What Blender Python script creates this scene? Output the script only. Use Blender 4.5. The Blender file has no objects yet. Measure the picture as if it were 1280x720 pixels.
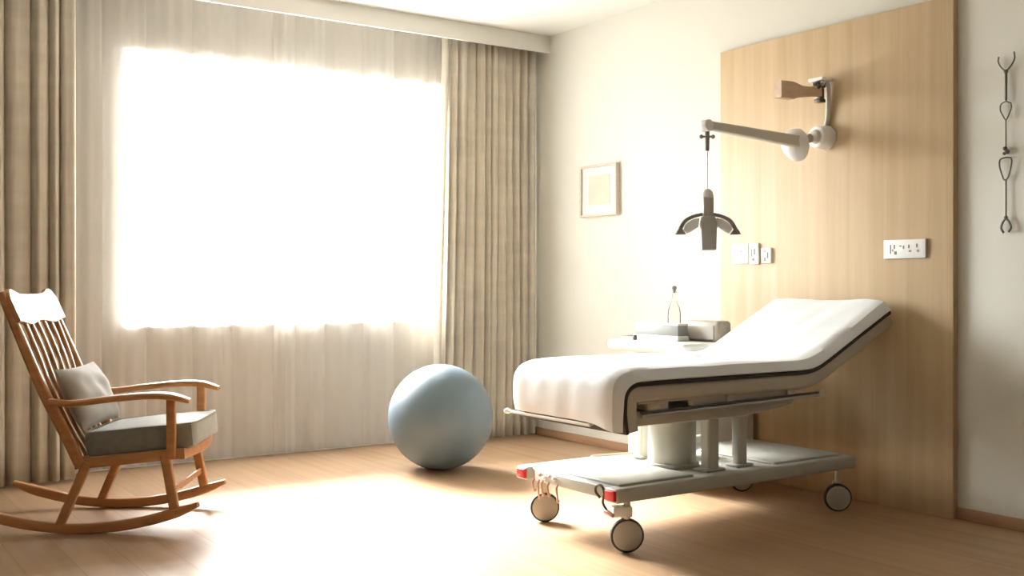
import bpy, bmesh, math, random
from mathutils import Vector, Matrix
random.seed(7)
R = math.radians
SC = bpy.context.scene
COL = SC.collection

# ------------------------------------------------------------------ camera
CAM_YAW = -34.34
cam_d = bpy.data.cameras.new('camera')
cam = bpy.data.objects.new('camera', cam_d)
COL.objects.link(cam)
cam.location = (0, 0, 1.0)
cam.rotation_euler = (R(90), 0, R(CAM_YAW))
cam_d.lens = 36 * 1326 / 1280
cam_d.sensor_width = 36
cam_d.shift_y = -5 / 1280
cam_d.clip_start = 0.05
SC.camera = cam

# ------------------------------------------------------------------ world, light, exposure
SC.view_settings.view_transform = 'Standard'
SC.view_settings.look = 'None'
SC.view_settings.gamma = 1
SC.view_settings.use_curve_mapping = False
SC.view_settings.exposure = 1.03
SKY = 24.0          # brightness of the overcast sky
GROUND = 7.0        # brightness of the ground outside
SUN = 40.0
SC.cycles.max_bounces = 12
SC.cycles.diffuse_bounces = 4
SC.cycles.transparent_max_bounces = 16
SC.cycles.sample_clamp_indirect = 8

world = bpy.data.worlds.new('overcast_sky')
SC.world = world
world.use_nodes = True
wn, wl = world.node_tree.nodes, world.node_tree.links
wn.clear()
wo = wn.new('ShaderNodeOutputWorld')
wb = wn.new('ShaderNodeBackground')
wt = wn.new('ShaderNodeTexCoord')
ws = wn.new('ShaderNodeSeparateXYZ')
wr = wn.new('ShaderNodeValToRGB')
wr.color_ramp.elements[0].position = 0.47
wr.color_ramp.elements[0].color = (GROUND, GROUND * .96, GROUND * .88, 1)
wr.color_ramp.elements[1].position = 0.53
wr.color_ramp.elements[1].color = (SKY * .93, SKY * .985, SKY, 1)
we = wr.color_ramp.elements.new(1.0)
we.color = (SKY * 1.53, SKY * 1.62, SKY * 1.65, 1)
wm = wn.new('ShaderNodeMath'); wm.operation = 'MULTIPLY_ADD'
wm.inputs[1].default_value = .5; wm.inputs[2].default_value = .5
wl.new(wt.outputs['Generated'], ws.inputs[0])
wl.new(ws.outputs['Z'], wm.inputs[0])
wl.new(wm.outputs[0], wr.inputs[0])
wl.new(wr.outputs[0], wb.inputs[0])
wl.new(wb.outputs[0], wo.inputs[0])

WX0, WX1, WZ0, WZ1 = 1.50, 3.51, 0.755, 2.278     # window opening
WALLY = 5.92
pl = bpy.data.lights.new('window_portal', 'AREA')
pl.shape = 'RECTANGLE'; pl.size = WX1 - WX0; pl.size_y = WZ1 - WZ0
pl.cycles.is_portal = True
po = bpy.data.objects.new('window_portal', pl); COL.objects.link(po)
po.location = ((WX0 + WX1) / 2, WALLY + .19, (WZ0 + WZ1) / 2)
po.rotation_euler = (R(-90), 0, 0)

sl = bpy.data.lights.new('sun', 'SUN')
sl.energy = SUN; sl.angle = R(24); sl.color = (1, .98, .93)
so = bpy.data.objects.new('sun', sl); COL.objects.link(so)
so.location = (2, 9, 5)
so.rotation_euler = Vector((0.03, -1, -.70)).to_track_quat('-Z', 'Y').to_euler()

# ------------------------------------------------------------------ materials
def mat(name, col, rough=.6, metal=0., spec=.5, noise=None, bump=None, sheen=0., var=.12, coat=0.):
    m = bpy.data.materials.new(name)
    m.use_nodes = True
    n, l = m.node_tree.nodes, m.node_tree.links
    b = n['Principled BSDF']
    b.inputs['Base Color'].default_value = (*col, 1)
    b.inputs['Roughness'].default_value = rough
    b.inputs['Metallic'].default_value = metal
    b.inputs['Specular IOR Level'].default_value = spec
    if coat:
        b.inputs['Coat Weight'].default_value = coat
        b.inputs['Coat Roughness'].default_value = .25
    if sheen:
        b.inputs['Sheen Weight'].default_value = sheen
    tc = n.new('ShaderNodeTexCoord')
    mp = n.new('ShaderNodeMapping')
    l.new(tc.outputs['Object'], mp.inputs[0])
    nz = n.new('ShaderNodeTexNoise')
    l.new(mp.outputs[0], nz.inputs[0])
    sc = noise or (6, 6, 6)
    mp.inputs['Scale'].default_value = sc
    nz.inputs['Scale'].default_value = 1
    nz.inputs['Detail'].default_value = 4
    rp = n.new('ShaderNodeValToRGB')
    rp.color_ramp.elements[0].position = .3
    rp.color_ramp.elements[1].position = .7
    rp.color_ramp.elements[0].color = (*[c * (1 - var) for c in col], 1)
    rp.color_ramp.elements[1].color = (*[min(1, c * (1 + var * .6)) for c in col], 1)
    l.new(nz.outputs[0], rp.inputs[0])
    l.new(rp.outputs[0], b.inputs['Base Color'])
    if bump:
        s, d, mapping = bump
        n2 = n.new('ShaderNodeTexNoise')
        mp2 = n.new('ShaderNodeMapping')
        mp2.inputs['Scale'].default_value = mapping
        l.new(tc.outputs['Object'], mp2.inputs[0]); l.new(mp2.outputs[0], n2.inputs[0])
        n2.inputs['Scale'].default_value = 1; n2.inputs['Detail'].default_value = 3
        bp = n.new('ShaderNodeBump')
        bp.inputs['Strength'].default_value = s; bp.inputs['Distance'].default_value = d
        l.new(n2.outputs[0], bp.inputs['Height'])
        l.new(bp.outputs[0], b.inputs['Normal'])
    return m

M = {}
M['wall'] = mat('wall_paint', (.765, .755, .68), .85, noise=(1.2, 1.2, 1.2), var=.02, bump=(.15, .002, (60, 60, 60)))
M['wall_rear'] = mat('unseen_wall_dark', (.10, .085, .065), .85, noise=(1.2, 1.2, 1.2), var=.02)  # wall behind the camera, unseen; colour kept very dark to cut bounced fill
M['wall_side'] = mat('unseen_wall_bounce', (.43, .425, .40), .85, noise=(1.2, 1.2, 1.2), var=.02)  # unseen left wall; tone chosen for the fill light it reflects
M['ceiling'] = mat('ceiling_paint', (.84, .845, .80), .9, noise=(1, 1, 1), var=.01)
M['pelmet'] = mat('pelmet_paint', (.71, .70, .65), .7, noise=(1, 1, 1), var=.02)
M['white'] = mat('white_laminate', (.76, .755, .72), .35, var=.02)
M['frame_grey'] = mat('bed_frame_enamel', (.60, .575, .50), .45, var=.04)
M['base_grey'] = mat('bed_base_enamel', (.44, .44, .395), .42, var=.05)
M['pad'] = mat('mattress_vinyl', (.58, .54, .455), .5, var=.04, noise=(8, 8, 8))
M['dark_trim'] = mat('dark_trim', (.035, .028, .02), .5, var=.1)
M['sheet'] = mat('white_cotton', (.80, .825, .84), .85, var=.015, bump=(.35, .006, (9, 7, 9)), sheen=.1)
M['hub'] = mat('wheel_hub_plastic', (.52, .49, .43), .45, var=.03)
M['tyre'] = mat('rubber_tyre', (.05, .045, .04), .6, var=.1)
M['red'] = mat('red_bumper', (.62, .02, .02), .4, var=.05)
M['copper'] = mat('copper_pink', (.55, .33, .27), .35, metal=.4, var=.1)
M['steel'] = mat('brushed_steel', (.45, .44, .42), .3, metal=.8, var=.05)
M['dark_metal'] = mat('dark_metal', (.11, .09, .075), .4, metal=.5, var=.15)
M['arm'] = mat('arm_enamel', (.66, .62, .54), .4, var=.03)
M['lamp_white'] = mat('lamp_white', (.86, .85, .83), .3, var=.02)
M['lamp_grey'] = mat('lamp_grey', (.46, .44, .39), .45, var=.05)
M['lamp_dark'] = mat('lamp_dark_grey', (.25, .235, .21), .5, var=.05)
M['ball'] = mat('ball_vinyl', (.15, .205, .25), .42, spec=.45, var=.03)
M['cushion'] = mat('cushion_fabric', (.25, .25, .215), .9, var=.10, noise=(40, 40, 40), bump=(.3, .002, (300, 300, 300)), sheen=.2)
M['pillow'] = mat('pillow_fabric', (.34, .32, .285), .9, var=.08, noise=(14, 14, 14), bump=(.3, .002, (260, 260, 260)), sheen=.2)
M['brass'] = mat('ornament_iron', (.16, .14, .11), .5, metal=.6, var=.3)
M['print'] = mat('art_paper', (.66, .62, .51), .9, var=.05)
M['matboard'] = mat('mat_board', (.82, .80, .74), .9, var=.01)
M['frame_wood'] = mat('pale_frame', (.62, .56, .47), .6, var=.06, noise=(4, 4, 60))
M['container'] = mat('beige_plastic', (.36, .31, .25), .4, var=.03)
M['container_face'] = mat('container_face', (.46, .42, .36), .35, var=.03)
M['paper_grey'] = mat('tray_grey', (.27, .27, .25), .4, var=.05)
M['socket'] = mat('socket_plastic', (.84, .83, .79), .35, var=.01)
M['slot'] = mat('socket_slots', (.25, .22, .2), .5, var=.1)
M['frame_white'] = mat('window_frame_white', (.85, .85, .83), .4, var=.01)

def wood(name, c0, c1, scale, rough=.5, var_scale=3., bump=.1, coat=0):
    """long-grain wood: noise stretched along the grain"""
    m = bpy.data.materials.new(name); m.use_nodes = True
    n, l = m.node_tree.nodes, m.node_tree.links
    b = n['Principled BSDF']
    b.inputs['Roughness'].default_value = rough
    b.inputs['Coat Weight'].default_value = coat
    b.inputs['Coat Roughness'].default_value = .3
    tc = n.new('ShaderNodeTexCoord'); mp = n.new('ShaderNodeMapping')
    mp.inputs['Scale'].default_value = scale
    nz = n.new('ShaderNodeTexNoise'); nz.inputs['Scale'].default_value = 1
    nz.inputs['Detail'].default_value = 6; nz.inputs['Roughness'].default_value = .6
    nz.inputs['Distortion'].default_value = .3
    l.new(tc.outputs['Object'], mp.inputs[0]); l.new(mp.outputs[0], nz.inputs[0])
    rp = n.new('ShaderNodeValToRGB')
    rp.color_ramp.elements[0].position = .32; rp.color_ramp.elements[1].position = .68
    rp.color_ramp.elements[0].color = (*c0, 1); rp.color_ramp.elements[1].color = (*c1, 1)
    l.new(nz.outputs[0], rp.inputs[0]); l.new(rp.outputs[0], b.inputs['Base Color'])
    bp = n.new('ShaderNodeBump'); bp.inputs['Strength'].default_value = bump; bp.inputs['Distance'].default_value = .001
    l.new(nz.outputs[0], bp.inputs['Height']); l.new(bp.outputs[0], b.inputs['Normal'])
    return m
M['panel'] = wood('panel_oak', (.51, .37, .205), (.62, .465, .285), (14, 14, .55), .5)
M['chair_wood'] = wood('chair_beech', (.41, .175, .052), (.55, .26, .09), (5, 30, 30), .42, coat=.25)
M['paddle'] = wood('paddle_wood', (.58, .42, .29), (.70, .53, .39), (8, 30, 30), .5)
M['skirting'] = wood('skirting_wood', (.36, .21, .115), (.46, .28, .16), (30, 2, 30), .5)

def floor_mat():
    m = bpy.data.materials.new('floor_planks'); m.use_nodes = True
    n, l = m.node_tree.nodes, m.node_tree.links
    b = n['Principled BSDF']
    tc = n.new('ShaderNodeTexCoord')
    mp = n.new('ShaderNodeMapping'); mp.inputs['Rotation'].default_value = (0, 0, R(90))
    l.new(tc.outputs['Object'], mp.inputs[0])
    br = n.new('ShaderNodeTexBrick')
    br.offset = .37; br.inputs['Scale'].default_value = 1
    br.inputs['Brick Width'].default_value = 1.6; br.inputs['Row Height'].default_value = .17
    br.inputs['Mortar Size'].default_value = .0012; br.inputs['Mortar Smooth'].default_value = .6
    br.inputs['Color1'].default_value = (.395, .258, .148, 1)
    br.inputs['Color2'].default_value = (.45, .30, .18, 1)
    br.inputs['Mortar'].default_value = (.20, .125, .07, 1)
    l.new(mp.outputs[0], br.inputs[0])
    mg = n.new('ShaderNodeMapping'); mg.inputs['Scale'].default_value = (22, 1.1, 1)
    l.new(tc.outputs['Object'], mg.inputs[0])
    nz = n.new('ShaderNodeTexNoise'); nz.inputs['Scale'].default_value = 1; nz.inputs['Detail'].default_value = 6
    nz.inputs['Distortion'].default_value = .4
    l.new(mg.outputs[0], nz.inputs[0])
    rp = n.new('ShaderNodeValToRGB')
    rp.color_ramp.elements[0].position = .3; rp.color_ramp.elements[1].position = .7
    rp.color_ramp.elements[0].color = (.86, .84, .82, 1); rp.color_ramp.elements[1].color = (1.06, 1.05, 1.04, 1)
    l.new(nz.outputs[0], rp.inputs[0])
    mx = n.new('ShaderNodeMix'); mx.data_type = 'RGBA'; mx.blend_type = 'MULTIPLY'; mx.inputs[0].default_value = 1
    l.new(br.outputs['Color'], mx.inputs[6]); l.new(rp.outputs[0], mx.inputs[7])
    l.new(mx.outputs[2], b.inputs['Base Color'])
    b.inputs['Roughness'].default_value = .42
    b.inputs['Specular IOR Level'].default_value = .5
    bp = n.new('ShaderNodeBump'); bp.inputs['Strength'].default_value = .12; bp.inputs['Distance'].default_value = .001
    l.new(nz.outputs[0], bp.inputs['Height']); l.new(bp.outputs[0], b.inputs['Normal'])
    return m
M['floor'] = floor_mat()

def fabric_mat(name, col, transl, scale=(7, 7, 1.2), weave=True):
    """heavy linen drape with slubs: diffuse with a little light coming through"""
    m = bpy.data.materials.new(name); m.use_nodes = True
    n, l = m.node_tree.nodes, m.node_tree.links
    n.remove(n['Principled BSDF'])
    out = n['Material Output']
    tc = n.new('ShaderNodeTexCoord')
    mp = n.new('ShaderNodeMapping'); mp.inputs['Scale'].default_value = (3, 3, 13)
    mv = n.new('ShaderNodeMapping'); mv.inputs['Scale'].default_value = (60, 60, 2.5)
    n1 = n.new('ShaderNodeTexNoise'); n2 = n.new('ShaderNodeTexNoise'); n3 = n.new('ShaderNodeTexNoise')
    for q in (n1, n2, n3):
        q.inputs['Scale'].default_value = 1; q.inputs['Detail'].default_value = 5
    n3.inputs['Scale'].default_value = 2.2
    l.new(tc.outputs['Object'], mp.inputs[0]); l.new(mp.outputs[0], n1.inputs[0])
    l.new(tc.outputs['Object'], mv.inputs[0]); l.new(mv.outputs[0], n2.inputs[0])
    l.new(tc.outputs['Object'], n3.inputs[0])
    a1 = n.new('ShaderNodeMath'); a1.operation = 'ADD'
    a2 = n.new('ShaderNodeMath'); a2.operation = 'ADD'
    l.new(n1.outputs[0], a1.inputs[0]); l.new(n2.outputs[0], a1.inputs[1])
    l.new(a1.outputs[0], a2.inputs[0]); l.new(n3.outputs[0], a2.inputs[1])
    mr = n.new('ShaderNodeMapRange')
    mr.inputs[1].default_value = 1.15; mr.inputs[2].default_value = 1.85
    l.new(a2.outputs[0], mr.inputs[0])
    rp = n.new('ShaderNodeValToRGB')
    rp.color_ramp.elements[0].color = (*[c * .86 for c in col], 1)
    rp.color_ramp.elements[1].color = (*[min(1, c * 1.10) for c in col], 1)
    l.new(mr.outputs[0], rp.inputs[0])
    d = n.new('ShaderNodeBsdfDiffuse'); t = n.new('ShaderNodeBsdfTranslucent'); x = n.new('ShaderNodeMixShader')
    l.new(rp.outputs[0], d.inputs[0]); l.new(rp.outputs[0], t.inputs[0])
    x.inputs[0].default_value = transl
    l.new(d.outputs[0], x.inputs[1]); l.new(t.outputs[0], x.inputs[2])
    l.new(x.outputs[0], out.inputs[0])
    bp = n.new('ShaderNodeBump'); bp.inputs['Strength'].default_value = .25; bp.inputs['Distance'].default_value = .003
    l.new(a1.outputs[0], bp.inputs['Height']); l.new(bp.outputs[0], d.inputs['Normal'])
    return m
M['drape'] = fabric_mat('linen_drape', (.64, .585, .48), .06)
M['lining'] = fabric_mat('curtain_lining', (.70, .655, .56), .12)

def sheer_mat():
    m = bpy.data.materials.new('sheer_voile'); m.use_nodes = True
    n, l = m.node_tree.nodes, m.node_tree.links
    n.remove(n['Principled BSDF'])
    out = n['Material Output']
    tr = n.new('ShaderNodeBsdfTransparent'); tl = n.new('ShaderNodeBsdfTranslucent'); df = n.new('ShaderNodeBsdfDiffuse')
    tl.inputs[0].default_value = (.93, .91, .90, 1)
    df.inputs[0].default_value = (.84, .81, .80, 1)
    a = n.new('ShaderNodeMixShader'); a.inputs[0].default_value = .42
    l.new(df.outputs[0], a.inputs[1]); l.new(tl.outputs[0], a.inputs[2])
    b = n.new('ShaderNodeMixShader')
    # the more the cloth turns edge-on, the denser it looks
    lw = n.new('ShaderNodeLayerWeight'); lw.inputs[0].default_value = .45
    mr = n.new('ShaderNodeMapRange'); mr.inputs[3].default_value = .50; mr.inputs[4].default_value = .92
    l.new(lw.outputs['Facing'], mr.inputs[0]); l.new(mr.outputs[0], b.inputs[0])
    l.new(tr.outputs[0], b.inputs[1]); l.new(a.outputs[0], b.inputs[2])
    l.new(b.outputs[0], out.inputs[0])
    return m
M['sheer'] = sheer_mat()

def glass_mat(name, tint=(1, 1, 1), ior=1.45):
    m = bpy.data.materials.new(name); m.use_nodes = True
    n, l = m.node_tree.nodes, m.node_tree.links
    n.remove(n['Principled BSDF'])
    out = n['Material Output']
    tr = n.new('ShaderNodeBsdfTransparent'); tr.inputs[0].default_value = (*tint, 1)
    gl = n.new('ShaderNodeBsdfGlossy'); gl.inputs['Roughness'].default_value = .03
    fr = n.new('ShaderNodeFresnel'); fr.inputs[0].default_value = ior
    x = n.new('ShaderNodeMixShader')
    l.new(fr.outputs[0], x.inputs[0]); l.new(tr.outputs[0], x.inputs[1]); l.new(gl.outputs[0], x.inputs[2])
    l.new(x.outputs[0], out.inputs[0])
    return m
M['pane'] = glass_mat('window_glass')
M['bottle'] = glass_mat('bottle_glass', (.965, .97, .965), 1.12)

# ------------------------------------------------------------------ mesh helpers
def obj(name, bm, m, parent=None, smooth=35):
    me = bpy.data.meshes.new(name)
    bmesh.ops.recalc_face_normals(bm, faces=bm.faces[:]) if smooth != 'open' else None
    bm.to_mesh(me); bm.free()
    for p in me.polygons: p.use_smooth = True
    me.set_sharp_from_angle(angle=R(60 if smooth == 'open' else smooth))
    me.materials.append(m)
    o = bpy.data.objects.new(name, me)
    COL.objects.link(o)
    if parent: o.parent = parent
    return o
def tag(o, label=None, cat=None, group=None, kind=None):
    if label: o['label'] = label
    if cat: o['category'] = cat
    if group: o['group'] = group
    if kind: o['kind'] = kind
    return o
def thing(name, label, cat, loc=(0, 0, 0), rotz=0, group=None):
    o = bpy.data.objects.new(name, None); COL.objects.link(o)
    o.empty_display_size = .1
    o.location = loc; o.rotation_euler = (0, 0, rotz)
    return tag(o, label, cat, group)
def struct(name, bm, m, parent=None):
    o = obj(name, bm, m, parent)
    if not parent: o['kind'] = 'structure'
    return o
def add(dst, src, mtx=None):
    me = bpy.data.meshes.new('tmp')
    if mtx is not None: bmesh.ops.transform(src, matrix=mtx, verts=src.verts[:])
    src.to_mesh(me); src.free(); dst.from_mesh(me); bpy.data.meshes.remove(me)
    return dst
def box(x0, x1, y0, y1, z0, z1, r=0, seg=3, bm=None):
    b = bmesh.new()
    bmesh.ops.create_cube(b, size=1)
    bmesh.ops.transform(b, matrix=Matrix.Translation(((x0 + x1) / 2, (y0 + y1) / 2, (z0 + z1) / 2)) @
                        Matrix.Diagonal((x1 - x0, y1 - y0, z1 - z0, 1)), verts=b.verts[:])
    if r:
        bmesh.ops.bevel(b, geom=b.edges[:], offset=r, segments=seg, profile=.5, affect='EDGES')
    return add(bm, b) if bm is not None else b
def cyl(p0, p1, r0, r1=None, n=32, bev=0, bm=None):
    r1 = r0 if r1 is None else r1
    p0, p1 = Vector(p0), Vector(p1)
    L = (p1 - p0).length
    prof = [(0, 0)]
    if bev:
        prof += [(r0 - bev, 0), (r0 - bev * .3, bev * .3), (r0, bev), (r1, L - bev), (r1 - bev * .3, L - bev * .3), (r1 - bev, L)]
    else:
        prof += [(r0, 0), (r1, L)]
    prof += [(0, L)]
    b = lathe(prof, n)
    q = (p1 - p0).to_track_quat('Z', 'Y').to_matrix().to_4x4()
    bmesh.ops.transform(b, matrix=Matrix.Translation(p0) @ q, verts=b.verts[:])
    return add(bm, b) if bm is not None else b
def lathe(prof, n=32):
    b = bmesh.new()
    rings = []
    for r, z in prof:
        if r <= 1e-6: rings.append([b.verts.new((0, 0, z))])
        else: rings.append([b.verts.new((r * math.cos(2 * math.pi * k / n), r * math.sin(2 * math.pi * k / n), z)) for k in range(n)])
    for a, c in zip(rings, rings[1:]):
        if len(a) == 1 and len(c) == 1: continue
        for k in range(n):
            j = (k + 1) % n
            if len(a) == 1: b.faces.new((a[0], c[k], c[j]))
            elif len(c) == 1: b.faces.new((a[k], a[j], c[0]))
            else: b.faces.new((a[k], a[j], c[j], c[k]))
    return b
def smooth_path(pts, sub=6):
    """Catmull-Rom through the points"""
    P = [Vector(p) for p in pts]
    if len(P) < 3: return P
    out = []
    for i in range(len(P) - 1):
        a = P[i - 1] if i else P[0] * 2 - P[1]
        b, c = P[i], P[i + 1]
        d = P[i + 2] if i + 2 < len(P) else P[-1] * 2 - P[-2]
        for k in range(sub):
            t = k / sub
            out.append(.5 * ((2 * b) + (c - a) * t + (2 * a - 5 * b + 4 * c - d) * t * t + (3 * b - a - 3 * c + d) * t ** 3))
    out.append(P[-1])
    return out
def rrect(w, h, r, seg=3):
    """rounded rectangle outline, counter-clockwise, centred"""
    r = min(r, w / 2 - 1e-5, h / 2 - 1e-5)
    o = []
    for cx, cy, a0 in ((w / 2 - r, h / 2 - r, 0), (-w / 2 + r, h / 2 - r, 90), (-w / 2 + r, -h / 2 + r, 180), (w / 2 - r, -h / 2 + r, 270)):
        for k in range(seg + 1):
            a = R(a0 + 90 * k / seg)
            o.append((cx + r * math.cos(a), cy + r * math.sin(a)))
    return o
def sweep(path, section, side=None, scale=None, close=False, bm=None):
    """section (a,b) swept along path; a runs along `side` (a fixed vector), b along the in-plane normal"""
    P = [Vector(p) for p in path]
    b = bmesh.new(); rings = []
    n = len(P)
    for i, p in enumerate(P):
        if close: t = P[(i + 1) % n] - P[i - 1]
        else: t = P[min(i + 1, n - 1)] - P[max(i - 1, 0)]
        t.normalize()
        s = Vector(side) if side is not None else None
        if s is None:
            s = t.cross(Vector((0, 0, 1)))
            if s.length < .05: s = t.cross(Vector((0, 1, 0)))
        s = (s - t * s.dot(t)).normalized()
        u = s.cross(t).normalized()
        sec = section(i / (n - 1)) if callable(section) else section
        k = scale(i / (n - 1)) if scale else 1
        rings.append([b.verts.new(p + s * a * k + u * c * k) for a, c in sec])
    m = len(rings[0])
    pairs = list(zip(rings, rings[1:])) + ([(rings[-1], rings[0])] if close else [])
    for A, B in pairs:
        for k in range(m):
            b.faces.new((A[k], A[(k + 1) % m], B[(k + 1) % m], B[k]))
    if not close:
        b.faces.new(rings[0][::-1]); b.faces.new(rings[-1])
    return add(bm, b) if bm is not None else b
def circ(r, n=12): return [(r * math.cos(2 * math.pi * k / n), r * math.sin(2 * math.pi * k / n)) for k in range(n)]
def tube(pts, r, n=12, smooth=True, bm=None, close=False, sub=6):
    P = smooth_path(pts, sub) if smooth else [Vector(p) for p in pts]
    # parallel-transported frame
    b = bmesh.new(); rings = []
    N = None
    for i, p in enumerate(P):
        if close: t = (P[(i + 1) % len(P)] - P[i - 1]).normalized()
        else: t = (P[min(i + 1, len(P) - 1)] - P[max(i - 1, 0)]).normalized()
        if N is None: N = t.orthogonal().normalized()
        N = (N - t * N.dot(t)).normalized(); B = t.cross(N)
        rr = r(i / (len(P) - 1)) if callable(r) else r
        rings.append([b.verts.new(p + (N * a + B * c) * rr) for a, c in circ(1, n)])
    for A, C in list(zip(rings, rings[1:])) + ([(rings[-1], rings[0])] if close else []):
        for k in range(n): b.faces.new((A[k], A[(k + 1) % n], C[(k + 1) % n], C[k]))
    if not close:
        b.faces.new(rings[0][::-1]); b.faces.new(rings[-1])
    return add(bm, b) if bm is not None else b
def prism(pts, y0, y1, bev=0, axis='Y'):
    """outline in (x,z) extruded along y"""
    b = bmesh.new()
    v0 = [b.verts.new((x, y0, z)) for x, z in pts]
    f = b.faces.new(v0)
    r = bmesh.ops.extrude_face_region(b, geom=[f])
    bmesh.ops.translate(b, vec=(0, y1 - y0, 0), verts=[g for g in r['geom'] if isinstance(g, bmesh.types.BMVert)])
    bmesh.ops.recalc_face_normals(b, faces=b.faces[:])
    if bev: bmesh.ops.bevel(b, geom=b.edges[:], offset=bev, segments=2, profile=.5, affect='EDGES', clamp_overlap=True)
    return b
def sphere(c, r, n=24, s=(1, 1, 1), bm=None):
    b = bmesh.new()
    bmesh.ops.create_uvsphere(b, u_segments=n, v_segments=max(8, n // 2), radius=r)
    bmesh.ops.transform(b, matrix=Matrix.Translation(c) @ Matrix.Diagonal((*s, 1)), verts=b.verts[:])
    return add(bm, b) if bm is not None else b

# ------------------------------------------------------------------ room shell
RX = 4.12            # right wall
LX, FY, CZ = -1.2, -3.0, 2.62  # unseen left wall placed close in to bounce window light back
struct('floor', box(LX - .1, RX + .1, FY - .1, WALLY + .2, -.1, 0), M['floor'])
struct('ceiling', box(LX - .1, RX + .1, FY - .1, WALLY + .2, CZ, CZ + .1), M['ceiling'])
struct('wall_right', box(RX, RX + .1, FY, WALLY + .2, 0, CZ), M['wall'])
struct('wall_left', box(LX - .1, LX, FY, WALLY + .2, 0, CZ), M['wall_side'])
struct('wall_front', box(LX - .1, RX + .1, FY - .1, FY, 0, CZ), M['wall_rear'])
b = bmesh.new()
box(LX, WX0, WALLY, WALLY + .2, 0, CZ, bm=b)
box(WX1, RX, WALLY, WALLY + .2, 0, CZ, bm=b)
box(WX0, WX1, WALLY, WALLY + .2, 0, WZ0, bm=b)
box(WX0, WX1, WALLY, WALLY + .2, WZ1, CZ, bm=b)
struct('wall_back', b, M['wall'])
# pelmet board hiding the curtain tracks
struct('trim_1', box(LX, RX, 5.585, 5.605, 2.508, CZ, .003), M['pelmet'])
# baseboards
struct('baseboard_right', box(RX - .014, RX, FY, 5.9, 0, .052, .004), M['skirting'])
struct('baseboard_back', box(3.75, RX - .014, WALLY - .014, WALLY, 0, .052, .004), M['skirting'])
# window
w = bpy.data.objects.new('window_1', None); COL.objects.link(w); w['kind'] = 'structure'
w.location = ((WX0 + WX1) / 2, WALLY + .1, WZ0)
def rel(bm, o):
    bmesh.ops.transform(bm, matrix=Matrix.Translation(-Vector(o.location)), verts=bm.verts[:]); return bm
b = bmesh.new()
fw = .035
box(WX0, WX0 + fw, WALLY + .12, WALLY + .17, WZ0, WZ1, .005, bm=b)
box(WX1 - fw, WX1, WALLY + .12, WALLY + .17, WZ0, WZ1, .005, bm=b)
box(WX0 + fw, WX1 - fw, WALLY + .12, WALLY + .17, WZ0, WZ0 + fw, .005, bm=b)
box(WX0 + fw, WX1 - fw, WALLY + .12, WALLY + .17, WZ1 - fw, WZ1, .005, bm=b)
obj('window_frame', rel(b, w), M['frame_white'], w)
obj('window_pane', rel(box(WX0 + fw, WX1 - fw, WALLY + .142, WALLY + .148, WZ0 + fw, WZ1 - fw), w), M['pane'], w)
obj('window_sill', rel(box(WX0, WX1, WALLY - .01, WALLY + .12, WZ0 - .0, WZ0 + .018, .004), w), M['frame_white'], w)

# ------------------------------------------------------------------ curtains
def cloth_sheet(xs, yfun, z0, z1, rows, xfun=None):
    """open cloth surface with a real thickness given by a solidify modifier"""
    b = bmesh.new(); g = []
    for j in range(rows + 1):
        v = j / rows; z = z0 + (z1 - z0) * v
        g.append([b.verts.new((xfun(x, v) if xfun else x, yfun(x, v), z)) for x in xs])
    for j in range(rows):
        for i in range(len(xs) - 1):
            b.faces.new((g[j][i], g[j][i + 1], g[j + 1][i + 1], g[j + 1][i]))
    return b
def pleat_profile(grooves, depth, y0, seed):
    rnd = random.Random(seed)
    ph = [rnd.uniform(0, 6.28) for _ in grooves]; am = [rnd.uniform(.7, 1.25) for _ in grooves]
    def f(x, v):
        for i in range(len(grooves) - 1):
            if grooves[i] <= x <= grooves[i + 1]:
                t = (x - grooves[i]) / (grooves[i + 1] - grooves[i])
                w = grooves[i + 1] - grooves[i]
                bulge = max(0, math.sin(math.pi * t)) ** .33
                skew = .12 * math.sin(2 * math.pi * t + ph[i])
                a = depth * am[i] * min(1.2, .55 + w / .16) * (.75 + .3 * (1 - v))
                return y0 - a * (bulge + skew) + .006 * math.sin(ph[i] + 5 * v) * bulge
        return y0
    return f
def frange(a, b, n): return [a + (b - a) * i / (n - 1) for i in range(n)]

# left drape, partly out of frame
gl = [.30, .44, .55, .68, .80, .885, 1.005, 1.085, 1.14, 1.215]
f = pleat_profile(gl, .070, 5.745, 3)
b = cloth_sheet(frange(.30, 1.215, 230), f, .012, CZ - .012, 16)
o = tag(obj('curtain', b, M['drape'], smooth='open'),
        'heavy beige linen curtain hanging behind the rocking chair, left of the window', 'curtain', 'linen curtains flanking the window')
sm = o.modifiers.new('thickness', 'SOLIDIFY'); sm.thickness = .003
# right drape with pale lining turned out at both edges
gr = [3.40, 3.455, 3.50, 3.575, 3.64, 3.70, 3.745, 3.80, 3.86, 3.925, 3.985, 4.035]
f2 = pleat_profile(gr, .066, 5.745, 11)
def xr(x, v):   # the free edge swings a little towards the window lower down
    k = (4.035 - x) / .635
    return x - .075 * k * (1 - v) ** 1.2
right = thing('curtain', 'heavy beige linen curtain in the corner behind the exercise ball, right of the window', 'curtain',
              (3.72, 5.70, 0), 0, 'linen curtains flanking the window')
b = cloth_sheet(frange(3.44, 4.035, 220), f2, .012, CZ - .012, 20, xr)
o = obj('drape', rel(b, right), M['drape'], right, smooth='open')
sm = o.modifiers.new('thickness', 'SOLIDIFY'); sm.thickness = .003
b = cloth_sheet(frange(3.392, 3.44, 20), lambda x, v: 5.742 - .03 * math.sin(math.pi * (x - 3.392) / .05), .012, CZ - .012, 20, xr)
o = obj('lining', rel(b, right), M['lining'], right, smooth='open'); o['label'] = 'pale cream lining edge'
sm = o.modifiers.new('thickness', 'SOLIDIFY'); sm.thickness = .003
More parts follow.
